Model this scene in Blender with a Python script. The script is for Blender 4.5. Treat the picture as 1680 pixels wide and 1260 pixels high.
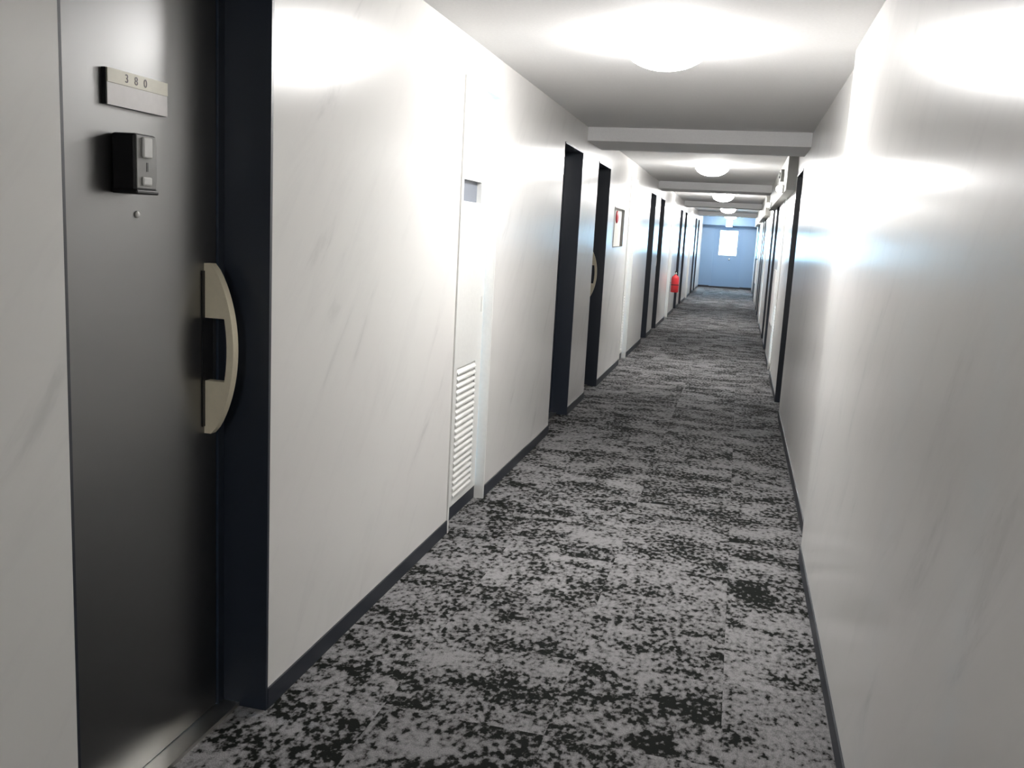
import bpy, bmesh, math, random
from mathutils import Vector, Matrix
random.seed(7)
for o in list(bpy.data.objects): bpy.data.objects.remove(o)
SC = bpy.context.scene

# ---------------------------------------------------------------- camera, world, exposure
F_PX, YAW, PITCH, ROLL = 1491.32, 0.235618, 0.1660376, 0.0542833
cam_d = bpy.data.cameras.new('camera'); cam = bpy.data.objects.new('camera', cam_d)
SC.collection.objects.link(cam); SC.camera = cam
cam_d.sensor_fit = 'HORIZONTAL'; cam_d.sensor_width = 36.0; cam_d.lens = 36.0*F_PX/1680.0
cam_d.clip_start = 0.05; cam_d.clip_end = 200
fw = Vector((-math.sin(YAW)*math.cos(PITCH), math.cos(YAW)*math.cos(PITCH), -math.sin(PITCH)))
rt = Vector((math.cos(YAW), math.sin(YAW), 0)); up = rt.cross(fw)
r2 = rt*math.cos(ROLL)+up*math.sin(ROLL); u2 = -rt*math.sin(ROLL)+up*math.cos(ROLL)
m = Matrix((r2, u2, -fw)).transposed().to_4x4(); m.translation = Vector((1.24508, 0, 1.44))
cam.matrix_world = m

world = bpy.data.worlds.new('sky'); SC.world = world; world.use_nodes = True
bg = world.node_tree.nodes['Background']
bg.inputs['Color'].default_value = (0.34, 0.70, 1.0, 1); bg.inputs['Strength'].default_value = 30.0

vs = SC.view_settings
vs.view_transform = 'Standard'; vs.look = 'None'; vs.gamma = 1; vs.use_curve_mapping = False
vs.exposure = 0.72
LAMP = 64.0            # radiance of the ceiling lamps' diffusers

# ---------------------------------------------------------------- measures (metres)
W = 1.685; WB = 1.645; H = 2.28; Y0 = -4.6; Y1 = 30.3
BLOCK_END = 4.30; REC = 0.14; DOOR_H = 2.075; BASE_H = 0.064
L_DOORS = [(1.487, 2.279), (6.376, 7.13), (7.94, 8.68), (12.70, 13.45), (14.28, 15.02), (19.0, 19.76), (20.6, 21.34), (25.35, 26.1), (26.95, 27.7)]
R_DOORS = [(7.93, 8.74), (12.45, 13.2), (13.95, 14.7), (18.8, 19.55), (20.3, 21.05), (25.2, 25.95), (26.7, 27.45)]
L_CABS = [(3.99, 4.63), (10.33, 10.97), (16.75, 17.4), (23.1, 23.74)]
R_CABS = [(10.4, 11.04), (16.8, 17.44), (23.1, 23.74)]
NICHE = (9.16, 9.93, 1.335, 1.74)
LAMPS_Y = [-2.27, 4.1, 10.47, 16.84, 23.2, 29.0]
BEAMS = [(0.91, 1.67)] + [(7.28+6.37*k, 8.04+6.37*k) for k in range(4)]
BEAM_Z = 2.176

# ---------------------------------------------------------------- materials
def nt(name):
    mt = bpy.data.materials.new(name); mt.use_nodes = True
    t = mt.node_tree; return mt, t, t.nodes['Principled BSDF']
def N(t, kind, **kw):
    n = t.nodes.new(kind)
    for k, v in kw.items():
        if hasattr(n, k): setattr(n, k, v)
        else: n.inputs[k].default_value = v
    return n
def pmat(name, col, rough=.5, metal=0., spec=.5, bump=0., scale=60., var=.06, **kw):
    mt, t, b = nt(name); L = t.links.new
    geo = N(t, 'ShaderNodeNewGeometry')
    nz = N(t, 'ShaderNodeTexNoise', Scale=scale, Detail=4.0); L(geo.outputs['Position'], nz.inputs['Vector'])
    mx = N(t, 'ShaderNodeMix', data_type='RGBA')
    L(nz.outputs['Fac'], mx.inputs['Factor'])
    mx.inputs['A'].default_value = tuple(c*(1-var) for c in col)+(1,); mx.inputs['B'].default_value = tuple(min(1, c*(1+var)) for c in col)+(1,)
    L(mx.outputs['Result'], b.inputs['Base Color'])
    b.inputs['Roughness'].default_value = rough; b.inputs['Metallic'].default_value = metal
    b.inputs['Specular IOR Level'].default_value = spec
    for k, v in kw.items(): b.inputs[k].default_value = v
    if bump:
        bp = N(t, 'ShaderNodeBump', Strength=bump, Distance=.002); L(nz.outputs['Fac'], bp.inputs['Height']); L(bp.outputs['Normal'], b.inputs['Normal'])
    return mt
def marble(name):
    mt, t, b = nt(name); L = t.links.new
    geo = N(t, 'ShaderNodeNewGeometry')
    sx = N(t, 'ShaderNodeSeparateXYZ'); L(geo.outputs['Position'], sx.inputs[0])
    sg = N(t, 'ShaderNodeMath', operation='COMPARE'); L(sx.outputs['X'], sg.inputs[0]); sg.inputs[1].default_value = 0; sg.inputs[2].default_value = .6
    sm = N(t, 'ShaderNodeMath', operation='MULTIPLY_ADD'); L(sg.outputs[0], sm.inputs[0]); sm.inputs[1].default_value = 2; sm.inputs[2].default_value = -1
    my = N(t, 'ShaderNodeMath', operation='MULTIPLY'); L(sx.outputs['Y'], my.inputs[0]); L(sm.outputs[0], my.inputs[1])
    cx = N(t, 'ShaderNodeCombineXYZ'); L(sm.outputs[0], cx.inputs['X']); L(my.outputs[0], cx.inputs['Y']); L(sx.outputs['Z'], cx.inputs['Z'])
    mp = N(t, 'ShaderNodeMapping', vector_type='TEXTURE'); mp.inputs['Rotation'].default_value = (math.radians(48), 0, 0); mp.inputs['Scale'].default_value = (1, 1.15, .24)
    L(cx.outputs[0], mp.inputs['Vector'])
    n1 = N(t, 'ShaderNodeTexNoise', Scale=2.3, Detail=6.0, Roughness=.62, Distortion=.5); L(mp.outputs[0], n1.inputs['Vector'])
    r1 = N(t, 'ShaderNodeValToRGB'); L(n1.outputs['Fac'], r1.inputs['Fac'])
    e = r1.color_ramp.elements; e[0].position = .24; e[0].color = (.655, .655, .645, 1); e[1].position = .50; e[1].color = (.78, .775, .76, 1)
    x = e.new(.37); x.color = (.755, .75, .738, 1)
    n2 = N(t, 'ShaderNodeTexNoise', Scale=1.1, Detail=3.0); L(geo.outputs['Position'], n2.inputs['Vector'])
    r2_ = N(t, 'ShaderNodeValToRGB'); L(n2.outputs['Fac'], r2_.inputs['Fac'])
    e = r2_.color_ramp.elements; e[0].position = .3; e[0].color = (.97, .955, .95, 1); e[1].position = .7; e[1].color = (1, 1, .99, 1)
    mx = N(t, 'ShaderNodeMix', data_type='RGBA', blend_type='MULTIPLY'); mx.inputs['Factor'].default_value = 1
    L(r1.outputs[0], mx.inputs['A']); L(r2_.outputs[0], mx.inputs['B']); L(mx.outputs['Result'], b.inputs['Base Color'])
    b.inputs['Roughness'].default_value = .22; b.inputs['Specular IOR Level'].default_value = .7
    return mt
def carpet(name):
    mt, t, b = nt(name); L = t.links.new
    geo = N(t, 'ShaderNodeNewGeometry')
    sc = N(t, 'ShaderNodeVectorMath', operation='MULTIPLY'); sc.inputs[1].default_value = (2.0, 2.0, 0); L(geo.outputs['Position'], sc.inputs[0])
    ad = N(t, 'ShaderNodeVectorMath', operation='ADD'); ad.inputs[1].default_value = (.36, .18, 0.01); L(sc.outputs[0], ad.inputs[0])
    fl = N(t, 'ShaderNodeVectorMath', operation='FLOOR'); L(ad.outputs[0], fl.inputs[0])
    wn = N(t, 'ShaderNodeTexWhiteNoise', noise_dimensions='3D'); L(fl.outputs[0], wn.inputs['Vector'])
    off = N(t, 'ShaderNodeVectorMath', operation='SCALE'); off.inputs['Scale'].default_value = .9; L(wn.outputs['Color'], off.inputs[0])
    co = N(t, 'ShaderNodeVectorMath', operation='ADD'); L(geo.outputs['Position'], co.inputs[0]); L(off.outputs[0], co.inputs[1])
    st = N(t, 'ShaderNodeVectorMath', operation='MULTIPLY'); st.inputs[1].default_value = (.62, 1.0, 1); L(co.outputs[0], st.inputs[0])
    big = N(t, 'ShaderNodeTexNoise', Scale=5.0, Detail=4.5, Roughness=.62, Distortion=.5); L(st.outputs[0], big.inputs['Vector'])
    sq = N(t, 'ShaderNodeVectorMath', operation='MULTIPLY'); sq.inputs[1].default_value = (1.0, .72, 1); L(co.outputs[0], sq.inputs[0])
    small = N(t, 'ShaderNodeTexNoise', Scale=50.0, Detail=2.0, Roughness=.55); L(sq.outputs[0], small.inputs['Vector'])
    # speckle: fine noise shifted by the drift of the large clouds
    m1 = N(t, 'ShaderNodeMath', operation='MULTIPLY_ADD'); L(big.outputs['Fac'], m1.inputs[0]); m1.inputs[1].default_value = 1.15; m1.inputs[2].default_value = -.630
    m2 = N(t, 'ShaderNodeMath', operation='MULTIPLY_ADD'); L(small.outputs['Fac'], m2.inputs[0]); m2.inputs[1].default_value = 1.15; L(m1.outputs[0], m2.inputs[2])
    rp = N(t, 'ShaderNodeValToRGB'); L(m2.outputs[0], rp.inputs['Fac'])
    e = rp.color_ramp.elements; e[0].position = .395; e[0].color = (.006, .0072, .006, 1); e[1].position = .53; e[1].color = (.150, .147, .150, 1)
    x = e.new(.44); x.color = (.040, .040, .038, 1)
    x = e.new(.72); x.color = (.235, .231, .234, 1)
    # yarn fleck
    fk = N(t, 'ShaderNodeTexNoise', Scale=260.0, Detail=2.0); L(geo.outputs['Position'], fk.inputs['Vector'])
    mr = N(t, 'ShaderNodeMapRange'); L(fk.outputs['Fac'], mr.inputs['Value'])
    for k, v in zip(('From Min', 'From Max', 'To Min', 'To Max'), (.3, .7, .72, 1.28)): mr.inputs[k].default_value = v
    tl = N(t, 'ShaderNodeMath', operation='MULTIPLY_ADD'); L(wn.outputs['Value'], tl.inputs[0]); tl.inputs[1].default_value = .16; tl.inputs[2].default_value = .92
    ml = N(t, 'ShaderNodeMath', operation='MULTIPLY'); L(mr.outputs[0], ml.inputs[0]); L(tl.outputs[0], ml.inputs[1])
    sv = N(t, 'ShaderNodeVectorMath', operation='SCALE'); L(rp.outputs[0], sv.inputs[0]); L(ml.outputs[0], sv.inputs['Scale'])
    L(sv.outputs[0], b.inputs['Base Color'])
    b.inputs['Roughness'].default_value = .8; b.inputs['Specular IOR Level'].default_value = .08
    bp = N(t, 'ShaderNodeBump', Strength=.35, Distance=.004); L(fk.outputs['Fac'], bp.inputs['Height']); L(bp.outputs['Normal'], b.inputs['Normal'])
    return mt
def emit(name, col, s):
    mt, t, b = nt(name); b.inputs['Base Color'].default_value = col+(1,)
    b.inputs['Emission Color'].default_value = col+(1,); b.inputs['Emission Strength'].default_value = s; return mt
def glass(name):
    mt = bpy.data.materials.new(name); mt.use_nodes = True; t = mt.node_tree; L = t.links.new
    t.nodes.remove(t.nodes['Principled BSDF']); out = t.nodes['Material Output']
    a = N(t, 'ShaderNodeBsdfTransparent'); g = N(t, 'ShaderNodeBsdfGlossy', Roughness=.05); f = N(t, 'ShaderNodeFresnel', IOR=1.45)
    mx = N(t, 'ShaderNodeMixShader'); L(f.outputs[0], mx.inputs[0]); L(a.outputs[0], mx.inputs[1]); L(g.outputs[0], mx.inputs[2]); L(mx.outputs[0], out.inputs[0]); return mt

M = dict(
 wall=marble('marble_wall_panel'), carpet=carpet('mottled_carpet_tile'),
 ceil=pmat('ceiling_paper', (.78, .772, .768), .8, spec=.2, bump=.15, scale=90),
 beam=pmat('beam_paper', (.84, .835, .84), .8, spec=.2, bump=.15, scale=90),
 trim=pmat('ivory_edge_trim', (.62, .60, .52), .4),
 base=pmat('charcoal_vinyl_baseboard', (.017, .021, .030), .45),
 leaf=pmat('black_steel_door', (.004, .004, .004), .31, spec=1.0, var=.02, IOR=1.85),
 frame=pmat('navy_black_steel_frame', (.014, .020, .033), .36, spec=.7, var=.03),
 steel=pmat('stainless_steel', (.62, .61, .58), .22, metal=1.),
 brass=pmat('champagne_handle_metal', (.80, .73, .56), .42, metal=.15),
 plate=pmat('ivory_number_plate', (.84, .80, .66), .4), card=pmat('blank_name_card', (.82, .79, .78), .35),
 ink=pmat('grey_number_ink', (.20, .17, .17), .5), black=pmat('black_plastic', (.006, .006, .008), .4),
 face=pmat('grey_metal_face', (.27, .27, .26), .4), grey=pmat('pale_grey_plastic', (.72, .72, .70), .35),
 white=pmat('white_enamel', (.74, .74, .72), .33), sill=pmat('brushed_steel_sill', (.66, .64, .60), .28, metal=1.),
 shade=pmat('grey_sight_glass', (.17, .19, .23), .25), red=pmat('red_enamel', (.62, .03, .04), .35),
 paper=pmat('white_notice_paper', (.80, .80, .77), .6), aluf=pmat('grey_frame', (.33, .33, .31), .4),
 blue=pmat('blue_flare_steel_door', (.19, .30, .45), .45), bluew=pmat('blue_flare_end_wall', (.20, .31, .455), .5),  # blue cast of white balance and flare put into both base colours
 lamp=emit('lit_opal_diffuser', (1., .985, .965), LAMP), opal=emit('lit_opal_globe', (1., .98, .95), 4.0),
 sign=emit('lit_sign_panel', (.88, 1., .97), 3.0), glass=glass('window_glass'), hose=pmat('black_rubber', (.012, .012, .012), .6),
 duct=pmat('duct_casing_paint', (.56, .555, .53), .5))

# ---------------------------------------------------------------- mesh helpers
def box(bm, a, b, bev=0.):
    (x0, y0, z0), (x1, y1, z1) = a, b
    mt = Matrix.Translation(((x0+x1)/2, (y0+y1)/2, (z0+z1)/2)) @ Matrix.Diagonal((abs(x1-x0), abs(y1-y0), abs(z1-z0), 1))
    vs_ = bmesh.ops.create_cube(bm, size=1, matrix=mt)['verts']
    if bev:
        es = {e for v in vs_ for e in v.link_edges}
        bmesh.ops.bevel(bm, geom=list(es), offset=bev, segments=2, affect='EDGES', profile=.5)
def lathe(bm, prof, n=32, axis='Z', at=(0, 0, 0)):
    rings = []
    for r, h in prof:
        ring = []
        for k in range(n):
            a = 2*math.pi*k/n
            p = (r*math.cos(a), r*math.sin(a), h) if axis == 'Z' else (h, r*math.cos(a), r*math.sin(a))
            ring.append(bm.verts.new((p[0]+at[0], p[1]+at[1], p[2]+at[2])))
        rings.append(ring)
    for a, b in zip(rings, rings[1:]):
        for k in range(n): bm.faces.new((a[k], a[(k+1) % n], b[(k+1) % n], b[k]))
    bm.faces.new(rings[0]); bm.faces.new(rings[-1])
def tube(bm, pts, r, n=10):
    rings = []
    for i, p in enumerate(pts):
        p = Vector(p); d = (Vector(pts[min(i+1, len(pts)-1)])-Vector(pts[max(i-1, 0)])).normalized()
        s = d.orthogonal().normalized() if i == 0 else (s-d*s.dot(d)).normalized()
        q = d.cross(s)
        rings.append([bm.verts.new(p+r*(math.cos(2*math.pi*k/n)*s+math.sin(2*math.pi*k/n)*q)) for k in range(n)])
    for a, b in zip(rings, rings[1:]):
        for k in range(n): bm.faces.new((a[k], a[(k+1) % n], b[(k+1) % n], b[k]))
    bm.faces.new(rings[0]); bm.faces.new(rings[-1])
def obj(name, bm, mat, parent=None, smooth=False):
    bmesh.ops.recalc_face_normals(bm, faces=bm.faces)
    me = bpy.data.meshes.new(name); bm.to_mesh(me); bm.free()
    me.materials.append(M[mat])
    if smooth:
        for f in me.polygons: f.use_smooth = True
    o = bpy.data.objects.new(name, me); SC.collection.objects.link(o)
    if parent: o.parent = parent
    return o
def B(): return bmesh.new()
def bobj(name, boxes, mat, parent=None, bev=0.):
    bm = B()
    for a, b in boxes: box(bm, a, b, bev)
    return obj(name, bm, mat, parent)
def struct(o, label=None):
    o['kind'] = 'structure'
    if label: o['label'] = label
    return o
def tag(o, label, cat, group=None):
    o['label'] = label; o['category'] = cat
    if group: o['group'] = group
    return o
def empty(name, loc):
    o = bpy.data.objects.new(name, None); o.location = loc; o.empty_display_size = .1; SC.collection.objects.link(o); return o
def copy_tree(o, loc, parent=None):
    c = o.copy(); SC.collection.objects.link(c); c.location = loc
    for ch in o.children:
        d = ch.copy(); SC.collection.objects.link(d); d.parent = c
        for g in ch.children:
            e = g.copy(); SC.collection.objects.link(e); e.parent = d
    return c

# ---------------------------------------------------------------- the shell
struct(bobj('floor', [((-.2, Y0-.2, -.1), (W+.2, Y1+.2, 0))], 'carpet'), 'grey carpet tiles mottled with black specks')
struct(bobj('ceiling', [((-.2, Y0-.2, H), (W+.2, Y1+.2, H+.1))], 'ceil'), 'off-white ceiling of the corridor')
def side_wall(x_in, x_out, y_from, y_to, holes):
    """solid boxes around rectangular holes (y0, y1, z0, z1)"""
    out = []; y = y_from
    for a, b, z0, z1 in sorted(holes):
        if a > y: out.append(((x_out, y, 0), (x_in, a, H)))
        if z0 > 0: out.append(((x_out, a, 0), (x_in, b, z0)))
        if z1 < H: out.append(((x_out, a, z1), (x_in, b, H)))
        y = b
    out.append(((x_out, y, 0), (x_in, y_to, H)))
    return out
lh = [(a, b, 0, DOOR_H) for a, b in L_DOORS]+[(a, b, 0, 2.11) for a, b in L_CABS]+[NICHE]
struct(bobj('wall_left', side_wall(0, -.25, Y0, Y1, lh), 'wall'), 'left wall clad in pale veined marble panels')
rh = [(a, b, 0, DOOR_H) for a, b in R_DOORS]+[(a, b, 0, 2.11) for a, b in R_CABS]
struct(bobj('wall_right', side_wall(W, W+.25, BLOCK_END-.3, Y1, rh), 'wall'), 'right wall of pale marble panels beyond the projecting corner')
bm = B(); box(bm, (WB, Y0, 0), (W+.25, BLOCK_END, H))
es = [e for e in bm.edges if all(abs(v.co.x-WB) < 1e-4 and abs(v.co.y-BLOCK_END) < 1e-4 for v in e.verts)]
bmesh.ops.bevel(bm, geom=es, offset=.008, segments=3, affect='EDGES')
struct(obj('wall_right_near', bm, 'wall'), 'near right wall projecting slightly into the corridor')
struct(bobj('wall_back', [((-.2, Y0-.2, 0), (W+.2, Y0, H))], 'wall'), 'wall closing the corridor behind the viewer')

# end wall with its door and window
EX0, EX1, EZ = .36, 1.30, 1.945        # end door opening
struct(bobj('wall_end', [((-.2, Y1, 0), (EX0, Y1+.15, H)), ((EX1, Y1, 0), (W+.2, Y1+.15, H)), ((EX0, Y1, EZ), (EX1, Y1+.15, H))], 'bluew'),
       'wall at the far end of the corridor, blue flare cast in its colour')
struct(bobj('trim_1', [((0, Y1-.35, 1.99), (W, Y1-.0, H))], 'bluew'), 'pale lintel crossing the ceiling just before the end wall')
WX0, WX1, WZ0, WZ1 = .555, 1.13, 1.04, 1.845
d = empty('door_1', ((EX0+EX1)/2, Y1, 0)); struct(d, 'steel door with bright window at the far end, blue flare cast in its colour')
def rel(o, p):   # parent keeping world place
    o.parent = p; o.location = o.location-p.location; return o
yl = Y1+.02
rel(bobj('door_leaf', [((EX0+.03, yl, .01), (WX0, yl+.04, EZ-.03)), ((WX1, yl, .01), (EX1-.03, yl+.04, EZ-.03)), ((WX0, yl, .01), (WX1, yl+.04, WZ0)), ((WX0, yl, WZ1), (WX1, yl+.04, EZ-.03))], 'blue'), d)
rel(bobj('door_frame', [((EX0-.02, Y1-.012, 0), (EX0+.03, Y1+.08, EZ+.02)), ((EX1-.03, Y1-.012, 0), (EX1+.02, Y1+.08, EZ+.02)), ((EX0+.03, Y1-.012, EZ-.03), (EX1-.03, Y1+.08, EZ+.02))], 'bluew'), d)
rel(bobj('door_sill', [((EX0-.02, Y1-.016, 0), (EX1+.02, Y1+.1, .05))], 'base'), d)
w = empty('window_1', ((WX0+WX1)/2, yl, (WZ0+WZ1)/2)); struct(w, 'bright rectangular window in the far end door')
rel(bobj('window_frame', [((WX0, yl-.008, WZ0), (WX0+.018, yl+.045, WZ1)), ((WX1-.018, yl-.008, WZ0), (WX1, yl+.045, WZ1)), ((WX0+.018, yl-.008, WZ0), (WX1-.018, yl+.045, WZ0+.018)), ((WX0+.018, yl-.008, WZ1-.018), (WX1-.018, yl+.045, WZ1))], 'grey'), w)
rel(bobj('pane', [((WX0+.018, yl+.018, WZ0+.018), (WX1-.018, yl+.024, WZ1-.018))], 'glass'), w)
bm = B(); lathe(bm, [(.028, 0), (.028, .008), (.012, .01), (.012, .04), (.03, .045), (.032, .06), (.02, .075)], 20)
kb = obj('door_knob', bm, 'steel', None, True); kb.rotation_euler = (math.radians(90), 0, 0); kb.location = (.91, yl, .93); rel(kb, d)

# ceiling beams
for k, (a, b) in enumerate(BEAMS):
    struct(bobj('trim_%d' % (k+2), [((0, a, BEAM_Z), ((WB if a < 4 else W), b, H))], 'beam'), 'pale ceiling beam crossing the corridor, %s from the viewer' % ['behind the first lamp', 'second', 'third', 'fourth', 'fifth'][k])

# duct casing along the top of the right wall (runs between the beams)
for k, (a, b) in enumerate([(8.95, 14.1), (16.6, 22.6), (24.0, 28.6)]):
    bx = []; y = a
    for p, q in BEAMS:
        if q <= a or p >= b: continue
        bx.append(((1.60, y, 1.955), (W, b if p > b else p, H))); bx.append(((1.60, p, 1.955), (W, q, BEAM_Z))); y = q
    bx.append(((1.60, y, 1.955), (W, b, H)))
    struct(bobj('trim_%d' % (k+10), bx, 'duct'), 'boxed duct casing under the ceiling along the right wall, %s stretch' % ['nearest', 'middle', 'farthest'][k])

# baseboards: one run per wall, broken at the openings
def runs(y_from, y_to, holes):
    out = []; y = y_from
    for a, b in sorted(holes):
        out.append((y, a)); y = b
    out.append((y, y_to)); return [(a, b) for a, b in out if b-a > .01]
struct(bobj('baseboard_left', [((0, a, 0), (.006, b, BASE_H)) for a, b in runs(Y0, Y1, L_DOORS+L_CABS)], 'base'), 'dark baseboard along the foot of the left wall')
struct(bobj('baseboard_right', [((W-.006, a, 0), (W, b, BASE_H)) for a, b in runs(BLOCK_END, Y1, R_DOORS+R_CABS)]+[((WB-.006, Y0, 0), (WB, BLOCK_END-.008, BASE_H))], 'base'), 'dark baseboard along the foot of the right wall')
struct(bobj('baseboard_end', [((.006, Y1-.008, 0), (EX0-.02, Y1, BASE_H)), ((EX1+.02, Y1-.008, 0), (W-.006, Y1, BASE_H))], 'base'), 'dark baseboard at the foot of the end wall')

# ---------------------------------------------------------------- apartment doors (recessed, origin at the wall plane, near jamb, floor)
def make_door(w, s, handle_far=True, fittings=False):
    """children in local space: y from the near jamb (0..w), x from the corridor face (0) into the recess (-REC) times s"""
    root = empty('door_2', (0, 0, 0)); X = lambda a, b: (min(s*a, s*b), max(s*a, s*b))
    def bx(xa, xb, ya, yb, za, zb):
        x0, x1 = X(xa, xb); return ((x0, ya, za), (x1, yb, zb))
    t = .012
    # steel lining of the recess: two jambs, head
    bobj('door_frame', [bx(-.2, -.003, 0, t, 0, DOOR_H), bx(-.2, .004, w-t, w, 0, DOOR_H), bx(-.2, .004, t, w-t, DOOR_H-t, DOOR_H),
                        bx(-.2, -REC+.006, t, t+.03, 0, DOOR_H-t), bx(-.2, -REC+.006, w-t-.03, w-t, 0, DOOR_H-t), bx(-.2, -REC+.006, t+.03, w-t-.03, DOOR_H-t-.035, DOOR_H-t)], 'frame', root)
    leaf = bobj('door_leaf', [bx(-.19, -REC, t+.033, w-t-.033, .014, DOOR_H-t-.038)], 'leaf', root)
    bobj('door_sill', [bx(-.2, -.083, t, w-t, 0, .012)], 'sill', root)
    # bow handle, profile in x-z, extruded along y
    yh = w-.103 if handle_far else .103
    hz0, hz1, hw = .848, 1.313, .026
    hd = empty('handle', (s*-REC, yh, 0)); hd.parent = root
    n = 28; outer = []; inner = []
    for i in range(n+1):
        q = i/n; z = hz0+(hz1-hz0)*q
        xo = .020+.068*(1-(2*q-1)**2)**.8
        outer.append((xo, z))
        zi = min(max(z, .995), 1.167); 
    bm = B()
    # upper and lower solid ends and the bow between, as stacked quads left -> right
    cols = []
    for (xo, z) in outer:
        hole = .995 < z < 1.167
        cols.append((xo, z, (xo-.024) if hole else 0.0))
    zs = sorted({z for _, z in outer} | {.995, 1.167})
    def xo_at(z):
        q = (z-hz0)/(hz1-hz0); return .020+.068*max(0, (1-(2*q-1)**2))**.8
    def quad(z0, z1, i0, i1):
        vs2 = []
        for y in (0, hw):
            vs2.append([bm.verts.new((s*xx, y, zz)) for xx, zz in ((i0, z0), (xo_at(z0), z0), (xo_at(z1), z1), (i1, z1))])
        a, b_ = vs2
        bm.faces.new(a); bm.faces.new(b_)
        for k in range(4): bm.faces.new((a[k], a[(k+1) % 4], b_[(k+1) % 4], b_[k]))
    for z0, z1 in zip(zs, zs[1:]):
        inside = .9949 < (z0+z1)/2 < 1.1671
        quad(z0, z1, xo_at(z0)-.02 if inside else 0., xo_at(z1)-.02 if inside else 0.)
    bmesh.ops.remove_doubles(bm, verts=bm.verts, dist=1e-5)
    obj('handle_bow', bm, 'brass', hd)
    bobj('handle_recess', [((min(0, s*.003), -.012, hz0+.02), (max(0, s*.003), hw+.012, hz1-.02))], 'black', hd)
    if fittings:
        pf = empty('name_plate', (s*-REC, .299, 0)); pf.parent = root        # the plate starts 0.3 m from the near jamb
        bobj('plate_backing', [((0, -.003, 1.668), (s*.010, .217, 1.746))], 'black', pf)
        np_ = bobj('number_strip', [((s*.010, 0, 1.716), (s*.0135, .217, 1.746))], 'plate', pf)
        bobj('name_card', [((s*.010, 0, 1.668), (s*.0122, .217, 1.7155))], 'card', pf)
        cu = bpy.data.curves.new('numerals', 'FONT'); cu.body = '3 8 0'; cu.size = .026; cu.extrude = .0006; cu.align_x = 'CENTER'; cu.align_y = 'CENTER'; cu.space_character = 1.5
        to = bpy.data.objects.new('numerals', cu); SC.collection.objects.link(to)
        dg = bpy.context.evaluated_depsgraph_get(); me = bpy.data.meshes.new_from_object(to.evaluated_get(dg)); bpy.data.objects.remove(to)
        me.materials.clear(); me.materials.append(M['ink'])
        me.transform(Matrix(((0, 0, 1, s*.0136), (1, 0, 0, .098), (0, 1, 0, 1.7305), (0, 0, 0, 1))))
        tt = bpy.data.objects.new('numerals', me); SC.collection.objects.link(tt); tt.parent = pf
        lk = empty('door_lock', (s*-REC, .323, .008)); lk.parent = root
        bobj('lock_housing', [((0, 0, 1.476), (s*.062, .078, 1.603))], 'black', lk, .006)
        bobj('lock_face', [((s*.060, .004, 1.484), (s*.064, .074, 1.599))], 'face', lk)
        bobj('lock_button', [((s*.064, .020, 1.551), (s*.071, .052, 1.596))], 'grey', lk, .003)
        bobj('key_slot', [((s*.064, .037, 1.521), (s*.0648, .043, 1.541))], 'black', lk)
        bobj('lock_button', [((s*.064, .020, 1.490), (s*.069, .052, 1.509))], 'grey', lk, .003)
        bobj('lock_lip', [((0, 0, 1.470), (s*.066, .080, 1.480))], 'black', lk, .003)
        bm = B(); lathe(bm, [(.008, 0), (.008, .003), (.006, .005)], 16, 'X'); pe = obj('peephole', bm, 'grey', root, True); pe.location = (s*-REC, .41, 1.432)
    return root
ordl = ['nearest on the left wall, with number plate, lock and curved handle', 'second along the left wall', 'third along the left wall, its curved handle showing', 'fourth along the left wall', 'fifth along the left wall',
        'sixth along the left wall, just past the red extinguisher', 'seventh along the left wall', 'eighth along the left wall', 'last on the left wall before the end']
ordr = ['nearest on the right wall', 'second along the right wall', 'third along the right wall', 'fourth along the right wall', 'fifth along the right wall', 'sixth along the right wall', 'last on the right wall before the end']
protoL = protoR = None; nd = 2
for k, (a, b) in enumerate(L_DOORS):
    if k == 0: d = make_door(b-a, 1, True, True); d.location = (0, a, 0)
    elif k == 1: protoN = d = make_door(.75, 1, False)
    elif k == 2: protoL = d = make_door(.75, 1, True)
    else: d = copy_tree(protoL if k in (4, 6, 8) else protoN, (0, a, 0))
    d.location = (0, a, 0)
    d.scale = (1, (b-a)/(b-a if k == 0 else .75), 1)
    d.name = 'door_%d' % nd; nd += 1
    struct(d, 'black steel apartment door in a recess, '+ordl[k])
for k, (a, b) in enumerate(R_DOORS):
    if k == 0: protoR = d = make_door(.75, -1, False); d.location = (W, a, 0)
    else: d = copy_tree(protoR, (W, a, 0))
    d.scale = (1, (b-a)/.75, 1); d.name = 'door_%d' % nd; nd += 1
    struct(d, 'black steel apartment door in a recess, '+ordr[k])

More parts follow.
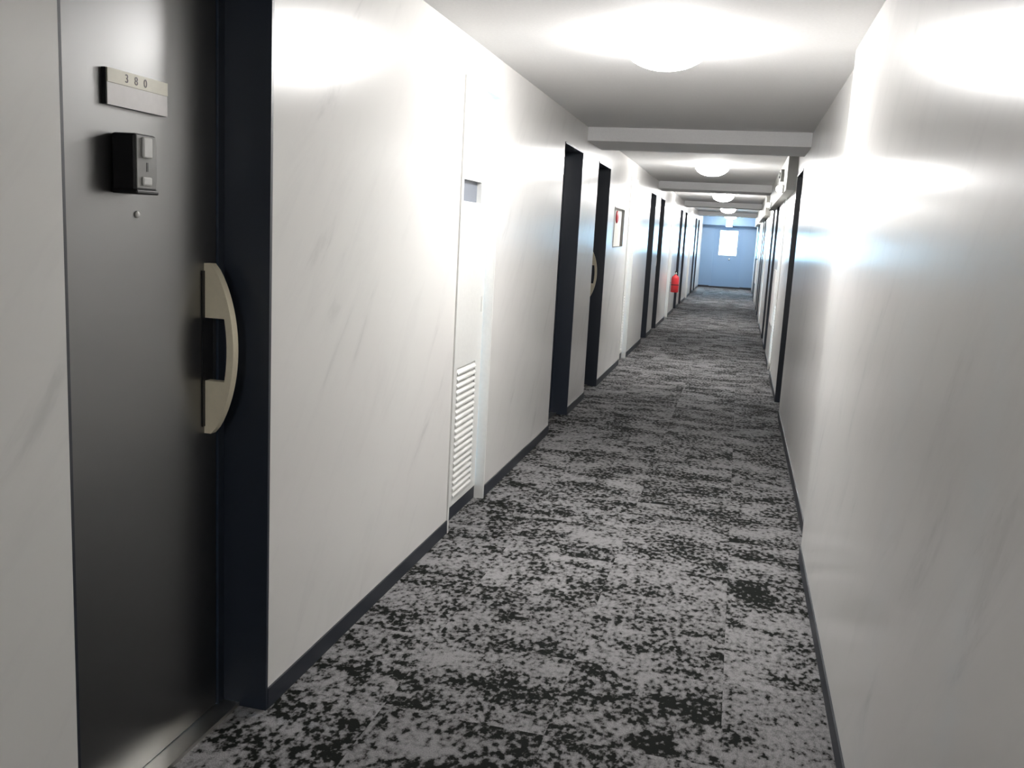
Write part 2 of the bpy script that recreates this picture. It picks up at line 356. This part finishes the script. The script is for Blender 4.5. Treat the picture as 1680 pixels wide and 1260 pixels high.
# ---------------------------------------------------------------- meter cabinets set into the walls
def make_cabinet(w, s, D=.04):
    root = empty('meter_cabinet', (0, 0, 0)); H2 = 2.11
    def bx(xa, xb, ya, yb, za, zb): return ((min(s*xa, s*xb), ya, za), (max(s*xa, s*xb), yb, zb))
    t = .016
    bobj('cabinet_frame', [bx(-.2, .008, 0, t, 0, H2), bx(-.2, .008, w-t, w, 0, H2), bx(-.2, .008, t, w-t, H2-t, H2)], 'white', root)
    bobj('plinth', [bx(-.2, -D-.004, t, w-t, 0, .07)], 'base', root)
    wy0, wy1, wz0, wz1 = .185, .485, 1.57, 1.672; ly0, ly1, lz0, lz1 = .205, .52, .115, .768
    y0, y1, z0, z1 = t+.004, w-t-.004, .072, H2-t-.012
    door = bobj('cabinet_door', [bx(-D-.03, -D, y0, y1, wz1, z1), bx(-D-.03, -D, y0, wy0, wz0, wz1), bx(-D-.03, -D, wy1, y1, wz0, wz1), bx(-D-.03, -D, y0, y1, lz1, wz0),
                                bx(-D-.03, -D, y0, ly0, lz0, lz1), bx(-D-.03, -D, ly1, y1, lz0, lz1), bx(-D-.03, -D, y0, y1, z0, lz0)], 'white', root)
    bobj('sight_window', [bx(-D-.034, -D-.024, wy0, wy1, wz0, wz1)], 'shade', door)
    bm = B(); n = 20
    for k in range(n):                       # tilted blades of the vent, one panel
        zc = lz0+(lz1-lz0)*(k+.5)/n; h = (lz1-lz0)/n*.41
        vs8 = []
        for y in (ly0, ly1):
            vs8.append([bm.verts.new((s*xx, y, zz)) for xx, zz in ((-D-.022, zc+h+.012), (-D-.022, zc+h+.007), (-D+.006, zc-h-.003), (-D+.006, zc-h+.004))])
        a, b_ = vs8; bm.faces.new(a); bm.faces.new(b_)
        for q in range(4): bm.faces.new((a[q], a[(q+1) % 4], b_[(q+1) % 4], b_[q]))
    obj('vent_louvre', bm, 'white', door)
    bobj('vent_backing', [bx(-D-.032, -D-.026, ly0, ly1, lz0, lz1)], 'aluf', door)
    bobj('pull_latch', [bx(-D, -D+.006, w-t-.05, w-t-.03, 1.02, 1.10)], 'grey', door, .002)
    return root
cl = ['nearest, in the left wall by the first lamp', 'second in the left wall, beyond the notice board', 'third in the left wall, before the red extinguisher', 'farthest in the left wall']
cr = ['nearest in the right wall, beside the white wall box', 'second in the right wall', 'farthest in the right wall']
pl = make_cabinet(.64, 1); pr = make_cabinet(.64, -1, .002)
for k, (a, b) in enumerate(L_CABS):
    c = pl if k == 0 else copy_tree(pl, (0, a, 0)); c.location = (0, a, 0); c.scale = (1, (b-a)/.64, 1)
    tag(c, 'tall white louvred meter cabinet, '+cl[k], 'cabinet', 'white meter cabinets')
for k, (a, b) in enumerate(R_CABS):
    c = pr if k == 0 else copy_tree(pr, (0, a, 0)); c.location = (W, a, 0); c.scale = (1, (b-a)/.64, 1)
    tag(c, 'tall white louvred meter cabinet, '+cr[k], 'cabinet', 'white meter cabinets')

# ---------------------------------------------------------------- ceiling lamps
def make_lamp():
    root = empty('ceiling_lamp', (0, 0, 0))
    bm = B(); lathe(bm, [(.14, 0), (.15, -.002), (.15, -.012), (.14, -.014)], 64); obj('lamp_base', bm, 'white', root, False)
    bm = B(); R_ = .182; h = .10
    lathe(bm, [(R_-.012, -.004), (R_, -.012)]+[(R_*math.cos(q), -.024-h*math.sin(q)) for q in [i*math.pi/2/11 for i in range(11)]]+[(.004, -.024-h)], 48)
    obj('lamp_shade', bm, 'lamp', root, True)
    return root
ll = ['over the corridor behind the viewer', 'nearest and largest, overhead', 'second along the ceiling', 'third along the ceiling', 'fourth along the ceiling', 'farthest, just before the end door']
lp = make_lamp()
for k, y in enumerate(LAMPS_Y):
    c = lp if k == 0 else copy_tree(lp, (0, 0, 0)); c.location = (.86, y, H)
    tag(c, 'lit round white ceiling lamp, '+ll[k], 'ceiling lamp', 'round ceiling lamps')

# ---------------------------------------------------------------- framed notice set in the left wall
y0, y1, z0, z1 = NICHE
nb = empty('notice_board', (0, y0, z0))
rel(bobj('board_frame', [((-.03, y0, z0), (.004, y0+.012, z1)), ((-.03, y1-.012, z0), (.004, y1, z1)), ((-.03, y0+.012, z0), (.004, y1-.012, z0+.012)), ((-.03, y0+.012, z1-.012), (.004, y1-.012, z1))], 'aluf'), nb)
rel(bobj('notice_sheet', [((-.03, y0+.012, z0+.012), (-.026, y1-.012, z1-.012))], 'paper'), nb)
bm = B(); lathe(bm, [(.055, 0), (.055, .008), (.045, .014)], 24, 'X'); rd = obj('red_mark', bm, 'red', None, True); rd.scale = (1, 1.5, 1.15); rd.location = (-.026, 9.52, 1.645); rel(rd, nb)
tag(nb, 'grey framed white notice with a red mark, set in the left wall', 'notice board')

# ---------------------------------------------------------------- fire extinguisher hung on the left wall
fe = empty('fire_extinguisher', (.10, 17.5, .47))
bm = B(); lathe(bm, [(.066, 0), (.072, .006), (.072, .26), (.066, .285), (.045, .31), (.022, .322), (.022, .335)], 32); obj('cylinder', bm, 'red', fe, True)
bm = B(); lathe(bm, [(.0728, .135), (.0728, .15)], 32); obj('label_band', bm, 'hose', fe, True)
bm = B(); lathe(bm, [(.02, .335), (.024, .34), (.024, .365), (.014, .372)], 20); obj('valve', bm, 'steel', fe, True)
bm = B(); box(bm, (-.012, -.10, .372), (.012, .03, .380)); box(bm, (-.012, -.10, .392), (.012, .02, .398)); box(bm, (-.01, .0, .372), (.01, .02, .398)); obj('squeeze_lever', bm, 'black', fe)
bm = B(); tube(bm, [(0, .02, .352), (.02, .06, .35), (.03, .088, .31), (.03, .09, .22), (.03, .088, .10), (.03, .086, .06)], .009); obj('hose', bm, 'hose', fe, True)
bm = B(); box(bm, (-.1, -.03, .10), (-.094, .03, .36)); box(bm, (-.1, -.02, .17), (-.066, .02, .185)); obj('wall_bracket', bm, 'aluf', fe)
tag(fe, 'red fire extinguisher hanging on the left wall beside a dark doorway', 'fire extinguisher')

# ---------------------------------------------------------------- fittings on the right
def wall_box(y, z0, z1, wy):
    root = empty('wall_box', (W, y, z0))
    bobj('box_body', [((-.012, 0, 0), (0, wy, z1-z0))], 'white', root, .003)
    bobj('box_cover', [((-.016, .02, .02), (-.012, wy-.02, z1-z0-.02))], 'white', root, .001)
    return root
tag(wall_box(11.2, .50, 1.15, .62), 'white wall box beside the nearest louvred cabinet on the right wall', 'wall box', 'white wall boxes')
tag(wall_box(24.1, .45, 1.05, .8), 'small white wall box far down the right wall near the end', 'wall box', 'white wall boxes')
def globe(y):
    root = empty('emergency_light', (1.60, y, 1.99))
    bm = B(); lathe(bm, [(.04, 0), (.04, -.012), (.03, -.016)], 24, 'X'); obj('light_base', bm, 'white', root, True)
    bm = B(); bmesh.ops.create_uvsphere(bm, u_segments=24, v_segments=12, radius=.034, matrix=Matrix.Translation((-.042, 0, 0))); obj('light_globe', bm, 'opal', root, True)
    return root
tag(globe(9.45), 'small lit white globe light on the duct casing, nearer one', 'emergency light', 'small globe lights')
tag(globe(13.3), 'small lit white globe light on the duct casing, farther one', 'emergency light', 'small globe lights')
br = empty('bracket_box', (1.60, 9.75, 2.14))  # dark grey bracket box on the duct corner
bm = B(); box(bm, (-.035, -.05, -.06), (0, .05, .06), .006); obj('bracket_case', bm, 'aluf', br)
bm = B(); lathe(bm, [(.03, -.035), (.03, -.045), (.02, -.05)], 20, 'X'); obj('bracket_disc', bm, 'black', br)
tag(br, 'small dark grey box on the duct casing above the globe light', 'bracket')

# exit sign hanging before the end wall
ex = empty('exit_sign', (.83, Y1-.75, H))
bobj('sign_stem', [((-.012, -.012, -.14), (.012, .012, 0))], 'white', ex)
bobj('sign_case', [((-.10, -.03, -.34), (.10, .03, -.14))], 'white', ex, .004)
bobj('sign_panel', [((-.09, -.033, -.33), (.09, -.0305, -.15))], 'sign', ex)
tag(ex, 'small bright box sign hanging before the far end door', 'exit sign')
